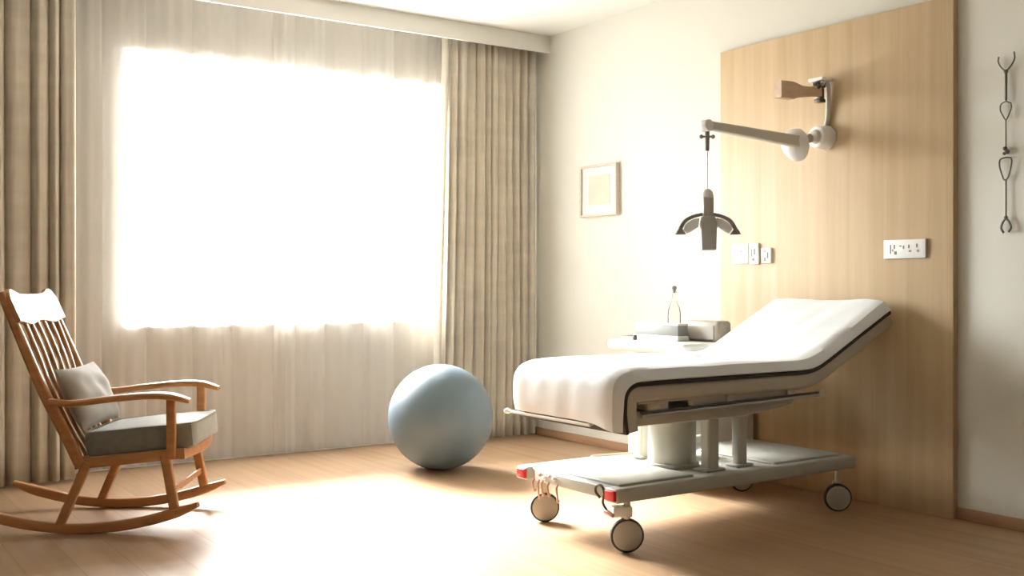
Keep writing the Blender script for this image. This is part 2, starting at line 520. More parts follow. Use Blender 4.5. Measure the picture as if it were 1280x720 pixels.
b = cloth_sheet(frange(4.035, 4.105, 20), lambda x, v: 5.745 - .05 * max(0, math.sin(math.pi * (x - 4.035) / .07)) ** .7, .012, CZ - .012, 12)
o = obj('lining', rel(b, right), M['lining'], right, smooth='open'); o['label'] = 'pale cream lining edge'
sm = o.modifiers.new('thickness', 'SOLIDIFY'); sm.thickness = .003

# sheer across the window
rs = random.Random(5)
gs = [.95]
while gs[-1] < 3.72: gs.append(gs[-1] + rs.uniform(.13, .26))
gs[-1] = 3.72
am = [rs.uniform(.6, 1.2) for _ in gs]; ph = [rs.uniform(0, 6) for _ in gs]
def fs(x, v):
    for i in range(len(gs) - 1):
        if gs[i] <= x <= gs[i + 1]:
            t = (x - gs[i]) / (gs[i + 1] - gs[i])
            return 5.913 - .022 * am[i] * max(0, math.sin(math.pi * t)) ** .6 - .004 * math.sin(3 * 2 * math.pi * t + ph[i]) * math.sin(math.pi * t)
    return 5.913
b = cloth_sheet(frange(.95, 3.72, 620), fs, .012, CZ - .006, 6)
o = tag(obj('sheer_curtain', b, M['sheer'], smooth='open'),
        'floor-length white sheer voile curtain spread across the bright window', 'curtain')

# ------------------------------------------------------------------ wood wall panel
PX = RX - .035
wp = tag(obj('wood_panel', box(PX, RX - .002, 2.66, 4.022, .0, 2.228, .003), M['panel']),
         'tall pale oak panel covering the right wall behind the treatment table', 'wall panel')

# sockets on the panel
def plate(name, label, y0, y1, z0, z1, slots, xface=PX):
    t = thing(name, label, 'socket', (xface, (y0 + y1) / 2, (z0 + z1) / 2), 0)
    obj('cover_plate', rel(box(xface - .012, xface, y0, y1, z0, z1, .0025), t), M['socket'], t)
    for (yy, zz, wy, hz) in slots:
        obj('slot', rel(box(xface - .0135, xface - .011, yy - wy / 2, yy + wy / 2, zz - hz / 2, zz + hz / 2), t), M['slot'], t)
    return t
plate('wall_socket', 'blank white square wall plate nearest the left edge of the oak panel', 3.812, 3.93, 1.105, 1.207,
      [(3.878, 1.175, .012, .004), (3.862, 1.168, .004, .012)])
plate('wall_socket', 'slim slotted white plate, middle of three at the left edge of the oak panel', 3.745, 3.806, 1.100, 1.208,
      [(3.79, 1.16, .006, .04), (3.77, 1.165, .007, .03), (3.778, 1.125, .012, .012)])
plate('wall_socket', 'smallest white socket plate, right of the slim slotted plate on the oak panel', 3.66, 3.725, 1.105, 1.182,
      [(3.70, 1.165, .012, .008), (3.682, 1.145, .008, .03), (3.70, 1.125, .008, .02)])
plate('wall_socket', 'long white four-gang socket plate on the right half of the oak panel', 2.785, 2.998, 1.113, 1.197,
      [(2.962, 1.155, .004, .040), (2.942, 1.165, .006, .018), (2.936, 1.138, .012, .014), (2.95, 1.15, .005, .01),
       (2.91, 1.168, .012, .005), (2.895, 1.162, .006, .014), (2.868, 1.165, .006, .016), (2.862, 1.145, .012, .008),
       (2.828, 1.168, .006, .016), (2.822, 1.145, .012, .010)])

# ------------------------------------------------------------------ framed picture
pf = thing('picture_frame', 'small framed beige print with wide cream mat on the white wall', 'picture', (RX, 5.06, 1.57))
y0, y1, z0, z1 = 4.885, 5.24, 1.415, 1.73
b = bmesh.new()
box(RX - .03, RX, y0, y0 + .014, z0, z1, .002, bm=b); box(RX - .03, RX, y1 - .014, y1, z0, z1, .002, bm=b)
box(RX - .03, RX, y0 + .014, y1 - .014, z0, z0 + .014, .002, bm=b); box(RX - .03, RX, y0 + .014, y1 - .014, z1 - .014, z1, .002, bm=b)
obj('frame', rel(b, pf), M['frame_wood'], pf)
obj('mat_board', rel(box(RX - .016, RX - .002, y0 + .014, y1 - .014, z0 + .014, z1 - .014), pf), M['matboard'], pf)
obj('print', rel(box(RX - .018, RX - .0155, y0 + .075, y1 - .075, z0 + .07, z1 - .062), pf), M['print'], pf)

# ------------------------------------------------------------------ iron wall ornament
orn = thing('wall_ornament', 'slender dark iron wall ornament of linked rods and open loops, right of the oak panel', 'ornament', (RX - .012, 2.437, 1.2))
def oy(px): return 2.437 - (px - 1260) * .0035
def oz(py): return 1 + (355 - py) * .00327
def op(px, py, dx=0): return (RX - .014 - dx, oy(px), oz(py))
def ot(name, pts, r, close=False):
    return obj(name, rel(tube([op(*p) for p in pts], r, 8, close=close, sub=5), orn), M['brass'], orn)
ot('antler', [(1251, 70), (1250.5, 76), (1253, 82), (1257, 87), (1260, 89)], .0032)
ot('antler', [(1270, 67), (1270.5, 75), (1268, 81), (1263, 87), (1260, 89)], .0032)
obj('knot', rel(sphere(op(1260, 90), .009, 12), orn), M['brass'], orn)
ot('rod', [(1260, 92), (1260, 126)], .0052)
ot('loop', [(1260, 127), (1254, 130), (1253, 137), (1256, 144), (1260, 150), (1264, 143), (1266.5, 136), (1266, 130)], .0027, True)
ot('rod', [(1260, 150), (1260, 184)], .0028)
b = sphere(op(1259, 186), .009, 12); sphere(op(1262, 190, .003), .010, 12, bm=b); sphere(op(1258, 192), .007, 12, bm=b)
obj('knot', rel(b, orn), M['brass'], orn)
ot('loop', [(1260, 197), (1253, 199), (1252, 207), (1255, 218), (1258, 225), (1262, 223), (1265, 214), (1267, 203), (1266, 198)], .0032, True)
ot('rod', [(1260, 224), (1260, 270)], .0036)
b = sphere(op(1260, 272), .008, 12); obj('knot', rel(b, orn), M['brass'], orn)
ot('prong', [(1260, 273), (1256, 278), (1254, 285), (1257, 291)], .0048)
ot('prong', [(1260, 273), (1264, 278), (1266, 285), (1263, 290)], .0048)

# ------------------------------------------------------------------ articulated wall lamp over the bed
AY = 3.33
lamp = thing('examination_lamp', 'grey articulated examination lamp arm on the oak panel with a hanging three-lobed head', 'lamp', (PX, AY, 1.70))
def L(name, bm, m): return obj(name, rel(bm, lamp), M[m], lamp)
L('wall_mount', cyl((PX, AY - .01, 1.694), (PX - .085, AY - .01, 1.694), .058, .052, 40, .01), 'lamp_white')
L('mount_boss', cyl((PX - .08, AY - .01, 1.694), (PX - .105, AY - .01, 1.694), .034, .028, 32, .005), 'arm')
b = cyl((PX - .10, AY, 1.690), (PX - .19, AY, 1.680), .013, n=20)
cyl((PX - .135, AY - .022, 1.682), (PX - .135, AY + .022, 1.682), .022, n=24, bev=.003, bm=b)
L('elbow_joint', b, 'steel')
L('joint_cap', cyl((PX - .165, AY, 1.66), (PX - .165, AY, 1.706), .02, .016, 24, .004), 'lamp_white')
# bell-shaped hood round the arm root
prof = [(0, .066), (.022, .064), (.045, .052), (.060, .026), (.064, 0), (.060, -.028), (.048, -.055), (.034, -.076), (.022, -.084), (0, -.086)]
b = lathe(prof[::-1], 40)
bmesh.ops.transform(b, matrix=Matrix.Translation((3.868, AY, 1.655)) @ Matrix.Rotation(R(-24), 4, 'Y'), verts=b.verts[:])
L('hood', b, 'lamp_white')
P0, P1 = Vector((3.87, AY - .035, 1.655)), Vector((3.262, AY - .035, 1.683))
L('arm', sweep([P0 + (P1 - P0) * k / 8 for k in range(9)], lambda t: rrect(.038, .056 - .018 * t, .008), side=(0, 1, 0)), 'arm')
L('arm_cap', cyl((3.262, AY - .058, 1.681), (3.262, AY - .012, 1.681), .026, n=28, bev=.005), 'lamp_white')
hx, hy = 3.268, AY - .035
L('drop_post', cyl((hx, hy, 1.672), (hx, hy, 1.572), .011, .009, 20, .002), 'lamp_dark')
b = bmesh.new()
ux, uy = .8257, -.564
for s in (-1, 1):
    cyl((hx + s * ux * .008, hy + s * uy * .008, 1.634), (hx + s * ux * .019, hy + s * uy * .019, 1.634), .005, n=12, bm=b)
    sphere((hx + s * ux * .025, hy + s * uy * .025, 1.634), .0095, 16, bm=b)
L('wing_knob', b, 'lamp_dark')
L('cable', cyl((hx, hy, 1.575), (hx, hy, 1.40), .0028, n=10), 'steel')
H = Matrix.Translation((hx, hy, 0)) @ Matrix.Rotation(R(CAM_YAW), 4, 'Z')
def LH(name, bm, m):
    bmesh.ops.transform(bm, matrix=H, verts=bm.verts[:]); return L(name, bm, m)
b = lathe([(0, 1.41), (.012, 1.408), (.024, 1.396), (.028, 1.375), (.027, 1.33), (.02, 1.30), (0, 1.29)][::-1], 28)
LH('head_cap', b, 'lamp_white')
LH('head_body', box(-.0225, .0225, -.036, .012, 1.27, 1.372, .005), 'lamp_grey')
LH('light_block', prism([(-.026, 1.29), (.026, 1.29), (.036, 1.258), (.032, 1.145), (-.030, 1.145), (-.034, 1.258)], -.042, .014, .004), 'lamp_grey')
for s in (-1, 1):
    P = smooth_path([(s * .018, -.01, 1.300), (s * .06, -.012, 1.290), (s * .095, -.012, 1.272), (s * .115, -.012, 1.243), (s * .122, -.012, 1.222)], 6)
    arm_o = LH('reflector_arm', sweep(P, lambda t: rrect(.018, .014 + .004 * t, .004), side=(0, 1, 0)), 'lamp_dark')
    foot = prism([(s * .095, 1.212), (s * .140, 1.212), (s * .134, 1.226), (s * .120, 1.243), (s * .108, 1.232)], -.03, .008, .002)
    bmesh.ops.transform(foot, matrix=H, verts=foot.verts[:])
    obj('arm_tip', rel(foot, lamp), M['lamp_dark'], lamp)
    lobe = prism([(s * .036, 1.285), (s * .070, 1.275), (s * .098, 1.255), (s * .104, 1.234), (s * .09, 1.215), (s * .075, 1.222), (s * .04, 1.245)], -.022, .004, .004)
    LH('reflector_lobe', lobe, 'lamp_white')

# wooden paddle bracket above it
pb = thing('wall_bracket', 'small wooden paddle on a dark hinge above the lamp arm on the oak panel', 'bracket', (PX, AY, 1.97))
def B(name, bm, m): return obj(name, rel(bm, pb), M[m], pb)
B('top_plate', box(PX - .075, PX, AY - .045, AY + .045, 1.958, 1.976, .006), 'lamp_white')
B('pole', tube([(PX - .022, AY - .03, 1.958), (PX - .018, AY - .03, 1.90), (PX - .014, AY - .024, 1.80), (PX - .014, AY - .012, 1.748)], .012, 16), 'arm')
b = box(PX - .075, PX - .045, AY - .03, AY - .005, 1.862, 1.958, .003)
box(PX - .10, PX - .04, AY - .035, AY + .0, 1.925, 1.95, .004, bm=b)
box(PX - .085, PX - .045, AY - .038, AY + .0, 1.855, 1.872, .003, bm=b)
sphere((PX - .095, AY - .035, 1.925), .012, 14, bm=b)
B('hinge', b, 'dark_metal')
b = sphere((PX - .072, AY - .038, 1.942), .012, 14); sphere((PX - .11, AY - .02, 1.938), .009, 12, bm=b)
B('screw', b, 'steel')
b = bmesh.new()
P = [(PX - .36, AY - .02, 1.888), (PX - .27, AY - .02, 1.890), (PX - .255, AY - .02, 1.892), (PX - .20, AY - .02, 1.893), (PX - .07, AY - .02, 1.905)]
sec = [(.05, .078), (.046, .082), (.040, .074), (.034, .052), (.030, .044)]
P2 = []
for i in range(len(P) - 1):
    for k in range(6):
        t = k / 6
        P2.append((Vector(P[i]).lerp(Vector(P[i + 1]), t), sec[i][0] + (sec[i + 1][0] - sec[i][0]) * t, sec[i][1] + (sec[i + 1][1] - sec[i][1]) * t))
P2.append((Vector(P[-1]), *sec[-1]))
N_ = len(P2) - 1
B('paddle', sweep([p[0] for p in P2], lambda t: rrect(P2[round(t * N_)][1], P2[round(t * N_)][2], .006), side=(0, 1, 0)), 'paddle')

# ------------------------------------------------------------------ bedside table and what stands on it
bt = thing('bedside_table', 'white bedside table with a thick rounded top standing behind the treatment table', 'table', (3.76, 3.94, 0))
def T(name, bm, m): return obj(name, rel(bm, bt), M[m], bt)
TZ = .718
T('table_top', box(3.46, 4.06, 3.645, 4.21, TZ - .052, TZ, .022, 5), 'white')
T('cabinet', box(3.55, 4.04, 3.74, 4.15, .05, TZ - .05, .012), 'white')
T('plinth', box(3.58, 4.02, 3.77, 4.12, 0, .052, .004), 'white')
b = box(3.541, 3.552, 3.765, 4.125, .50, .65, .004)
dr = T('drawer', b, 'white')
b = tube([(3.541 - .004, 3.87, .60), (3.52, 3.875, .60), (3.52, 4.015, .60), (3.541 - .004, 4.02, .60)], .005, 10)
hd = obj('handle', rel(b, bt), M['steel'], dr)

tb = thing('tray_box', 'low pale box with grey sides on the bedside table, left of the beige container', 'box', (3.68, 3.99, TZ))
obj('box_body', rel(box(3.605, 3.685, 3.835, 4.165, TZ, TZ + .025, .006), tb), M['white'], tb)
b = bmesh.new()
box(3.612, 3.618, 3.842, 4.158, TZ + .024, TZ + .078, .002, bm=b); box(3.672, 3.678, 3.842, 4.158, TZ + .024, TZ + .078, .002, bm=b)
box(3.618, 3.672, 3.842, 3.848, TZ + .024, TZ + .078, .002, bm=b); box(3.618, 3.672, 4.152, 4.158, TZ + .024, TZ + .078, .002, bm=b)
obj('tray_wall', rel(b, tb), M['paper_grey'], tb)
obj('tray_lid', rel(box(3.609, 3.681, 3.839, 4.161, TZ + .076, TZ + .086, .004), tb), M['white'], tb)

ct = thing('storage_container', 'rounded beige plastic container on the bedside table nearest the raised backrest', 'container', (3.75, 3.77, TZ))
obj('body', rel(box(3.700, 3.795, 3.655, 3.885, TZ, TZ + .103, .02, 5), ct), M['container'], ct)
obj('front_panel', rel(box(3.695, 3.702, 3.685, 3.865, TZ + .012, TZ + .080, .003), ct), M['container_face'], ct)

bo = thing('glass_bottle', 'clear glass bottle with a narrow neck on the bedside table', 'bottle', (3.80, 4.07, TZ))
prof = [(0, .002), (.030, 0), (.034, .006), (.034, .12), (.031, .15), (.018, .185), (.011, .205), (.010, .232), (.0125, .236), (.0125, .246), (.009, .25),
        (.0075, .248), (.0075, .20), (.015, .182), (.028, .148), (.031, .12), (.031, .010), (0, .008)]
obj('glass', lathe(prof, 32), M['bottle'], bo)
obj('stopper', lathe([(0, .236), (.007, .236), (.008, .252), (.013, .256), (.013, .268), (.006, .273), (0, .273)], 20), M['paper_grey'], bo)

cl = box(3.52, 3.54, 4.07, 4.15, TZ + .018, TZ + .026, .002); box(3.52, 3.54, 4.062, 4.074, TZ, TZ + .026, .002, bm=cl)
tag(obj('clip', cl, M['dark_metal']), 'small black angled clip on the left end of the bedside table', 'clip')

# ------------------------------------------------------------------ treatment table (hospital couch)
bed = thing('treatment_table', 'wheeled beige adjustable treatment table with raised backrest against the oak panel', 'treatment table', (3.18, 3.30, 0))
def D(name, bm, m, label=None, parent=None):
    o = obj(name, rel(bm, bed), M[m], parent or bed)
    if label: o['label'] = label
    return o
YN, YF = 2.945, 3.60
YC, YW = (YN + YF) / 2, YF - YN
# lying surface, from foot to head; (x, z) of the underside of the sheet
surf = smooth_path([(2.506, 0, .453), (2.501, 0, .490), (2.497, 0, .54), (2.505, 0, .60), (2.545, 0, .634), (2.62, 0, .640), (2.80, 0, .641), (3.05, 0, .641),
                    (3.30, 0, .641), (3.46, 0, .641), (3.54, 0, .650), (3.61, 0, .677), (3.70, 0, .720), (3.85, 0, .792), (4.035, 0, .880)], 6)
def offs(P, d):
    out = []
    for i, p in enumerate(P):
        t = (P[min(i + 1, len(P) - 1)] - P[max(i - 1, 0)]).normalized()
        nrm = Vector((-t.z, 0, t.x))     # up / outward
        out.append(p + nrm * d)
    return out
def slab(path, d0, d1, y0, y1, r):
    mid = [p + Vector((0, (y0 + y1) / 2, 0)) for p in offs(path, (d0 + d1) / 2)]
    return sweep(mid, rrect(y1 - y0, abs(d1 - d0), r), side=(0, 1, 0))
# mattress pad: full path with curled foot end
mt = D('mattress', slab(surf, -.074, -.010, YN, YF, .014), 'pad')
D('edge_trim', slab(surf, -.0145, .0, YN - .011, YF + .011, .004), 'dark_trim', 'thin black edge trim', mt)
# rigid platform under the pad, back section separate
flat = [p for p in surf if 2.60 < p.x < 3.50]
back = [p for p in surf if p.x > 3.49]
D('platform', slab(flat, -.086, -.0745, YN + .03, YF - .03, .008), 'frame_grey')
D('backrest_frame', slab(back, -.086, -.0745, YN + .03, YF - .03, .008), 'frame_grey')
D('backrest_cap', box(4.018, 4.044, YN + .05, YF - .05, .835, .868, .006), 'frame_grey')
# foot rail below the hanging sheet
b = cyl((2.468, YN + .15, .474), (2.468, YF + .03, .474), .006, n=16)
D('foot_rail', b, 'pad')
for yy in (YN + .18, YF - .02): D('rail_bracket', box(2.468, 2.52, yy - .006, yy + .006, .468, .478, .002), 'frame_grey')
D('rail_knob', sphere((2.468, YF + .045, .474), .015, 20, (1, 1, .8)), 'lamp_white')
# under-frame
for s in (YN + .03, YF - .065): D('side_channel', box(2.88, 3.42, s, s + .035, .531, .568, .004), 'frame_grey')
for yy in (YN + .008, YF - .03):
    b = sweep([(2.60, yy + .011, .512), (3.61, yy + .011, .533)], rrect(.02, .012, .003), side=(0, 1, 0))
    D('side_rail', b, 'dark_trim' if 0 else 'steel')
    b = sweep([(2.605, yy + .013, .524), (3.60, yy + .013, .544)], rrect(.018, .008, .002), side=(0, 1, 0))
    D('side_rail_strip', b, 'dark_metal')
    D('rail_cap', box(3.585, 3.625, yy - .002, yy + .026, .521, .556, .006), 'frame_grey')
for xx in (2.70, 3.05, 3.40):
    D('cross_member', box(xx, xx + .04, YN + .02, YF - .02, .515, .566, .004), 'frame_grey')
# lift housing
D('lift_housing', prism([(2.62, .462), (3.22, .462), (3.50, .49), (3.50, .518), (2.62, .512)], 3.03, 3.50, .006), 'frame_grey')
D('housing_lip', box(2.605, 2.66, 3.01, 3.52, .505, .52, .004), 'base_grey')
# columns
D('lift_column', cyl((3.05, 3.28, .245), (3.05, 3.28, .465), .10, n=48, bev=.004), 'frame_grey')
D('column_collar', cyl((3.05, 3.28, .245), (3.05, 3.28, .262), .112, n=48, bev=.005), 'base_grey')
for (cx, cy, wx, wy) in ((3.09, 3.10, .062, .05), (3.27, 3.11, .052, .045), (3.075, 3.49, .05, .045), (3.27, 3.49, .05, .045)):
    p = D('support_post', box(cx - wx / 2, cx + wx / 2, cy - wy / 2, cy + wy / 2, .245, .475, .010), 'frame_grey')
    b = box(cx - wx / 2 - .022, cx + wx / 2 + .022, cy - wy / 2 - .012, cy + wy / 2 + .012, .245, .255, .003)
    D('post_foot', b, 'base_grey', parent=p)
D('actuator', cyl((3.14, 3.42, .285), (3.36, 3.42, .300), .032, n=28, bev=.004), 'lamp_white', 'white actuator cylinder')
# base chassis
BY0, BY1, BX0, BX1 = 2.985, 3.635, 2.505, 3.865
b = box(BX0, BX1, BY0, BY0 + .075, .193, .247, .010); box(BX0, BX1, BY1 - .075, BY1, .193, .247, .010, bm=b)
D('base_beam', b, 'base_grey')
D('head_beam', box(BX1 - .10, BX1 - .002, BY0 + .02, BY1 - .02, .196, .2475, .010), 'base_grey')
D('foot_beam', box(BX0 + .01, BX0 + .09, BY0 + .07, BY1 - .115, .198, .246, .008), 'base_grey')
D('base_plate', box(BX0 + .03, BX1 - .05, BY0 + .07, BY1 - .07, .226, .244, .004), 'base_grey')
D('foot_cover', box(BX0 + .045, 2.93, BY0 + .04, BY1 - .10, .240, .256, .007), 'base_grey')
D('head_cover', box(3.40, BX1 - .03, BY0 + .05, BY1 - .04, .240, .255, .007), 'base_grey')
for yy in (BY0 + .002, BY1 - .077):
    D('bumper', box(BX0 - .012, BX0 + .004, yy + .004, yy + .060, .202, .240, .004), 'red', 'red end bumper')
# pedal bar at the far side, brake pedals
b = cyl((2.84, 3.555, .263), (3.03, 3.505, .266), .006, n=12)
D('pedal_bar', b, 'pad')
# hooks, knobs and hose loop hanging from the foot beam
fx = BX0 + .004
for i, (yy, ln) in enumerate(((3.50, .035), (3.465, .06), (3.44, .045), (3.40, .04), (3.34, .055))):
    b = tube([(fx - .008, yy, .212), (fx - .016, yy, .195), (fx - .012, yy, .195 - ln * .6), (fx - .004, yy + .006, .195 - ln), (fx + .006, yy + .012, .200 - ln)], .0042, 8)
    D('hook', b, 'copper')
for (yy, zz, r_) in ((3.47, .230, .007), (3.44, .222, .008), (3.405, .232, .007), (3.375, .228, .009)):
    D('knob', sphere((fx - .002, yy, zz), r_, 14), 'lamp_white' if r_ > .0075 else 'copper')
b = tube([(fx - .012, 3.075, .205), (fx - .016, 3.095, .225), (fx - .014, 3.09, .248), (fx - .012, 3.065, .250), (fx - .012, 3.05, .225), (fx - .014, 3.055, .19), (fx - .012, 3.035, .165), (fx - .01, 3.02, .150)], .005, 10)
D('hose_loop', b, 'dark_metal')
b = cyl((fx - .012, 3.045, .160), (fx - .010, 3.00, .150), .011, .008, 16, .002)
D('hose_connector', b, 'copper')
# casters: > wheel, hub
def caster(x, y, ang, r=.062, block=False):
    t = bpy.data.objects.new('caster', None); COL.objects.link(t); t.parent = bed
    t.location = Vector((x, y, 0)) - bed.location; t.rotation_euler = (0, 0, R(ang)); t.empty_display_size = .05
    b = cyl((0, -.0, .125), (0, -.0, .20), .013, n=20, bev=.002)
    sec = rrect(.012, .03, .004)
    P = smooth_path([(0, .024, r), (0, .026, r + .035), (0, .020, r + .062), (0, .0, r + .075), ], 5)
    sweep(P, rrect(.034, .010, .003), side=(1, 0, 0), bm=b)
    cyl((0, -.014, r), (0, .03, r), .008, n=16, bm=b)
    obj('fork', b, M['frame_grey'], t)
    if block: obj('brake_cover', box(-.055, .018, -.020, .024, r * 2 + .006, r * 2 + .046, .006), M['lamp_white'], t)
    b = lathe([(0, -.013), (r - .008, -.013), (r - .001, -.009), (r, 0), (r - .001, .009), (r - .008, .013), (0, .013)], 48)
    bmesh.ops.transform(b, matrix=Matrix.Translation((0, 0, r)) @ Matrix.Rotation(R(90), 4, 'X'), verts=b.verts[:])
    obj('wheel', b, M['tyre'], t)
    b = lathe([(0, -.0165), (.012, -.0165), (.014, -.0175), (r - .014, -.0165), (r - .0085, -.013), (r - .0085, -.010), (0, -.010)], 48)
    add(b, lathe([(0, .0165), (r - .014, .0165), (r - .0085, .013), (r - .0085, .010), (0, .010)], 48))
    bmesh.ops.transform(b, matrix=Matrix.Translation((0, 0, r)) @ Matrix.Rotation(R(90), 4, 'X'), verts=b.verts[:])
    obj('hub', b, M['hub'], t)
    return t
caster(2.583, 3.022, -28, .064, True)
caster(2.630, 3.605, -30, .062)
caster(3.815, 3.045, -36, .061)
caster(3.80, 3.60, -20, .061)

# white cotton sheet draped over the foot end
def sheet_bm():
    P = smooth_path([(2.462, 0, .486), (2.452, 0, .53), (2.450, 0, .60), (2.463, 0, .648), (2.50, 0, .680), (2.57, 0, .692), (2.75, 0, .694), (3.0, 0, .692),
                     (3.25, 0, .690), (3.44, 0, .690), (3.52, 0, .700), (3.60, 0, .728), (3.70, 0, .775), (3.85, 0, .849), (4.000, 0, .922), (4.018, 0, .925), (4.030, 0, .912), (4.036, 0, .893)], 6)
    rnd = random.Random(2)
    # inner line = surf resampled at the same parameters (touching the trim)
    n = len(P); b = bmesh.new(); rows = []
    S = surf
    def near(p):
        best = None
        for a_, c_ in zip(S, S[1:]):
            d_ = c_ - a_
            k = max(0, min(1, (p - a_).dot(d_) / d_.length_squared))
            w_ = a_ + d_ * k
            if best is None or (w_ - p).length < (best - p).length: best = w_
        return best
    ny = 26
    y0, y1 = YN - .016, YF + .016
    import mathutils
    for i in range(n):
        p = P[i]; q = near(p)
        q = q + (p - q).normalized() * .003
        row = []
        # over the top, from near lower edge to far lower edge
        for j in range(ny + 1):
            t = j / ny
            # rounded shoulders
            e = min(t, 1 - t) * (y1 - y0)
            rr = .062
            k = 1 if e >= rr else math.sqrt(max(0, 1 - ((rr - e) / rr) ** 2))
            y = y0 + (y1 - y0) * t
            base = q.lerp(p, .10 + .90 * k)
            nz = mathutils.noise.noise(Vector((base.x * 2.4, y * 11 + base.x * 3, base.z * 3))) * .0055
            nz += mathutils.noise.noise(Vector((base.x * 9, y * 6, 3.1))) * .0025
            crease = 0
            if 2.95 < base.x < 3.45:
                w_ = math.sin(math.pi * (base.x - 2.95) / .5)
                crease = .011 * w_ * math.exp(-((y - 3.42 - .10 * (base.x - 3.2)) / .02) ** 2) + .010 * w_ * math.exp(-((y - 3.30 + .08 * (base.x - 3.2)) / .018) ** 2)
            dirv = (p - q); dirv.normalize()
            hem = max(0, 1 - i / 9) * math.exp(-(t / .13) ** 2)      # the near corner of the hem sags and flares
            row.append(b.verts.new(Vector((base.x, y, base.z)) + dirv * (nz + crease) * k + Vector((-.010, 0, -.026)) * hem))
        # underside
        row.append(b.verts.new((q.x, y1 - .006, q.z)))
        hem = max(0, 1 - i / 9)
        row.append(b.verts.new((q.x, YN + .13, q.z)))
        row.append(b.verts.new((q.x - .010 * hem, y0 + .006, q.z - .022 * hem)))
        rows.append(row)
    m = len(rows[0])
    for A, C in zip(rows, rows[1:]):
        for k in range(m): b.faces.new((A[k], A[(k + 1) % m], C[(k + 1) % m], C[k]))
    b.faces.new(rows[0][::-1]); b.faces.new(rows[-1])
    return b
sh = tag(obj('bed_sheet', sheet_bm(), M['sheet']),
         'thick white cotton sheet covering the treatment table and hanging over its foot end', 'sheet')

# ------------------------------------------------------------------ exercise ball
ball = thing('exercise_ball', 'large matte blue-grey exercise ball on the floor in front of the right curtain', 'ball', (2.913, 4.946, 0))
br_ = .283
b = bmesh.new()
prof = []
for k in range(97):
    a = math.pi * k / 96
    rr = br_ + (.0007 * math.cos(k * math.pi) if 18 < k < 78 else 0)
    prof.append((max(0, rr * math.sin(a)), -rr * math.cos(a)))
b = lathe([(0 if i in (0, 96) else r_, z) for i, (r_, z) in enumerate(prof)], 96)
bmesh.ops.transform(b, matrix=Matrix.Translation((0, 0, br_)) @ Matrix.Rotation(R(6), 4, 'Y'), verts=b.verts[:])
obj('shell', b, M['ball'], ball, smooth=60)
b = cyl((0, 0, 0), (0, 0, .004), .010, .008, 20, .001)
bmesh.ops.transform(b, matrix=Matrix.Translation((0, 0, br_)) @ Matrix.Rotation(R(-60), 4, 'X') @ Matrix.Translation((0, 0, br_ - .002)), verts=b.verts[:])
obj('valve_plug', b, M['ball'], ball)

# ------------------------------------------------------------------ rocking chair
CX, CY, CROT = 1.105, 4.694, R(-31.3)
ch = thing('rocking_chair', 'orange-toned wooden rocking chair with spindle back and grey seat cushion, beside the left curtain', 'rocking chair', (CX, CY, 0), CROT)
def K(name, bm, m='chair_wood', parent=None, label=None):
    o = obj(name, bm, M[m], parent or ch)
    if label: o['label'] = label
    return o
def bar(pts, w, h, r=.006, side=(0, 1, 0), sub=6, taper=None):
    P = smooth_path(pts, sub) if len(pts) > 2 else [Vector(pts[0]).lerp(Vector(pts[1]), k / 6) for k in range(7)]
    if taper: return sweep(P, lambda t: rrect(w * taper(t)[0], h * taper(t)[1], r), side=side)
    return sweep(P, rrect(w, h, r), side=side)
RR = 1.16
def rz(s): return s * s / (2 * RR)
for w_ in (-.25, .25):
    P = [(s, w_, rz(s) + .021) for s in [-.47 + .93 * k / 16 for k in range(17)]]
    K('rocker', bar(P, .032, .042, .008, sub=3, taper=lambda t: (1, max(.45, min(1, .45 + 6 * t, .45 + 6 * (1 - t))))))
    K('leg', bar([(.325, w_ * .97, .315), (.366, w_, rz(.366) + .03)], .030, .038))
    K('leg', bar([(.020, w_ * .97, .285), (-.088, w_, rz(.088) + .03)], .030, .036))
    K('back_post', bar([(-.325, w_ * .92, .965), (-.255, w_ * .93, .80), (-.16, w_ * .95, .577), (-.075, w_ * .96, .41), (-.005, w_ * .97, .265)], .028, .040, .009,
                       taper=lambda t: (1, .8 + .3 * min(1, t * 1.6))))
    K('arm_post', bar([(.352, w_ * .985, .30), (.352, w_ * 1.01, .545)], .028, .036, .005))
    K('armrest', bar([(-.125, w_ * 1.03, .530), (-.03, w_ * 1.04, .523), (.10, w_ * 1.06, .538), (.25, w_ * 1.07, .552), (.35, w_ * 1.06, .550), (.428, w_ * 1.04, .530)],
                     .062, .026, .011, taper=lambda t: (.55 + .5 * math.sin(math.pi * min(1, t * 1.15) * .5) - .25 * max(0, t - .85) / .15, 1 - .3 * max(0, t - .85) / .15)))
    K('side_rail', bar([(-.03, w_ * .96, .277), (.405, w_ * .96, .318)], .026, .042, .005))
K('front_rail', bar([(.392, -.255, .312), (.402, -.12, .314), (.405, 0, .315), (.402, .12, .314), (.392, .255, .312)], .022, .040, .005, side=(0, 0, 1)).copy() if 0 else
  sweep(smooth_path([(.392, -.25, .314), (.412, -.12, .314), (.418, 0, .314), (.412, .12, .314), (.392, .25, .314)], 5), rrect(.040, .024, .006), side=(0, 0, 1)))
K('back_rail', sweep([(-.012, -.235, .279), (-.012, .235, .279)], rrect(.040, .026, .006), side=(0, 0, 1)))
for s in (.08, .16, .24, .32):
    K('seat_slat', box(s - .02, s + .02, -.23, .23, .285 + s * .094, .295 + s * .094, .003))
# front stretcher, pale flat pair; rear stretcher
K('stretcher', sweep([(.352, -.245, .163), (.352, .245, .163)], rrect(.028, .012, .004), side=(0, 0, 1)), 'chair_wood')
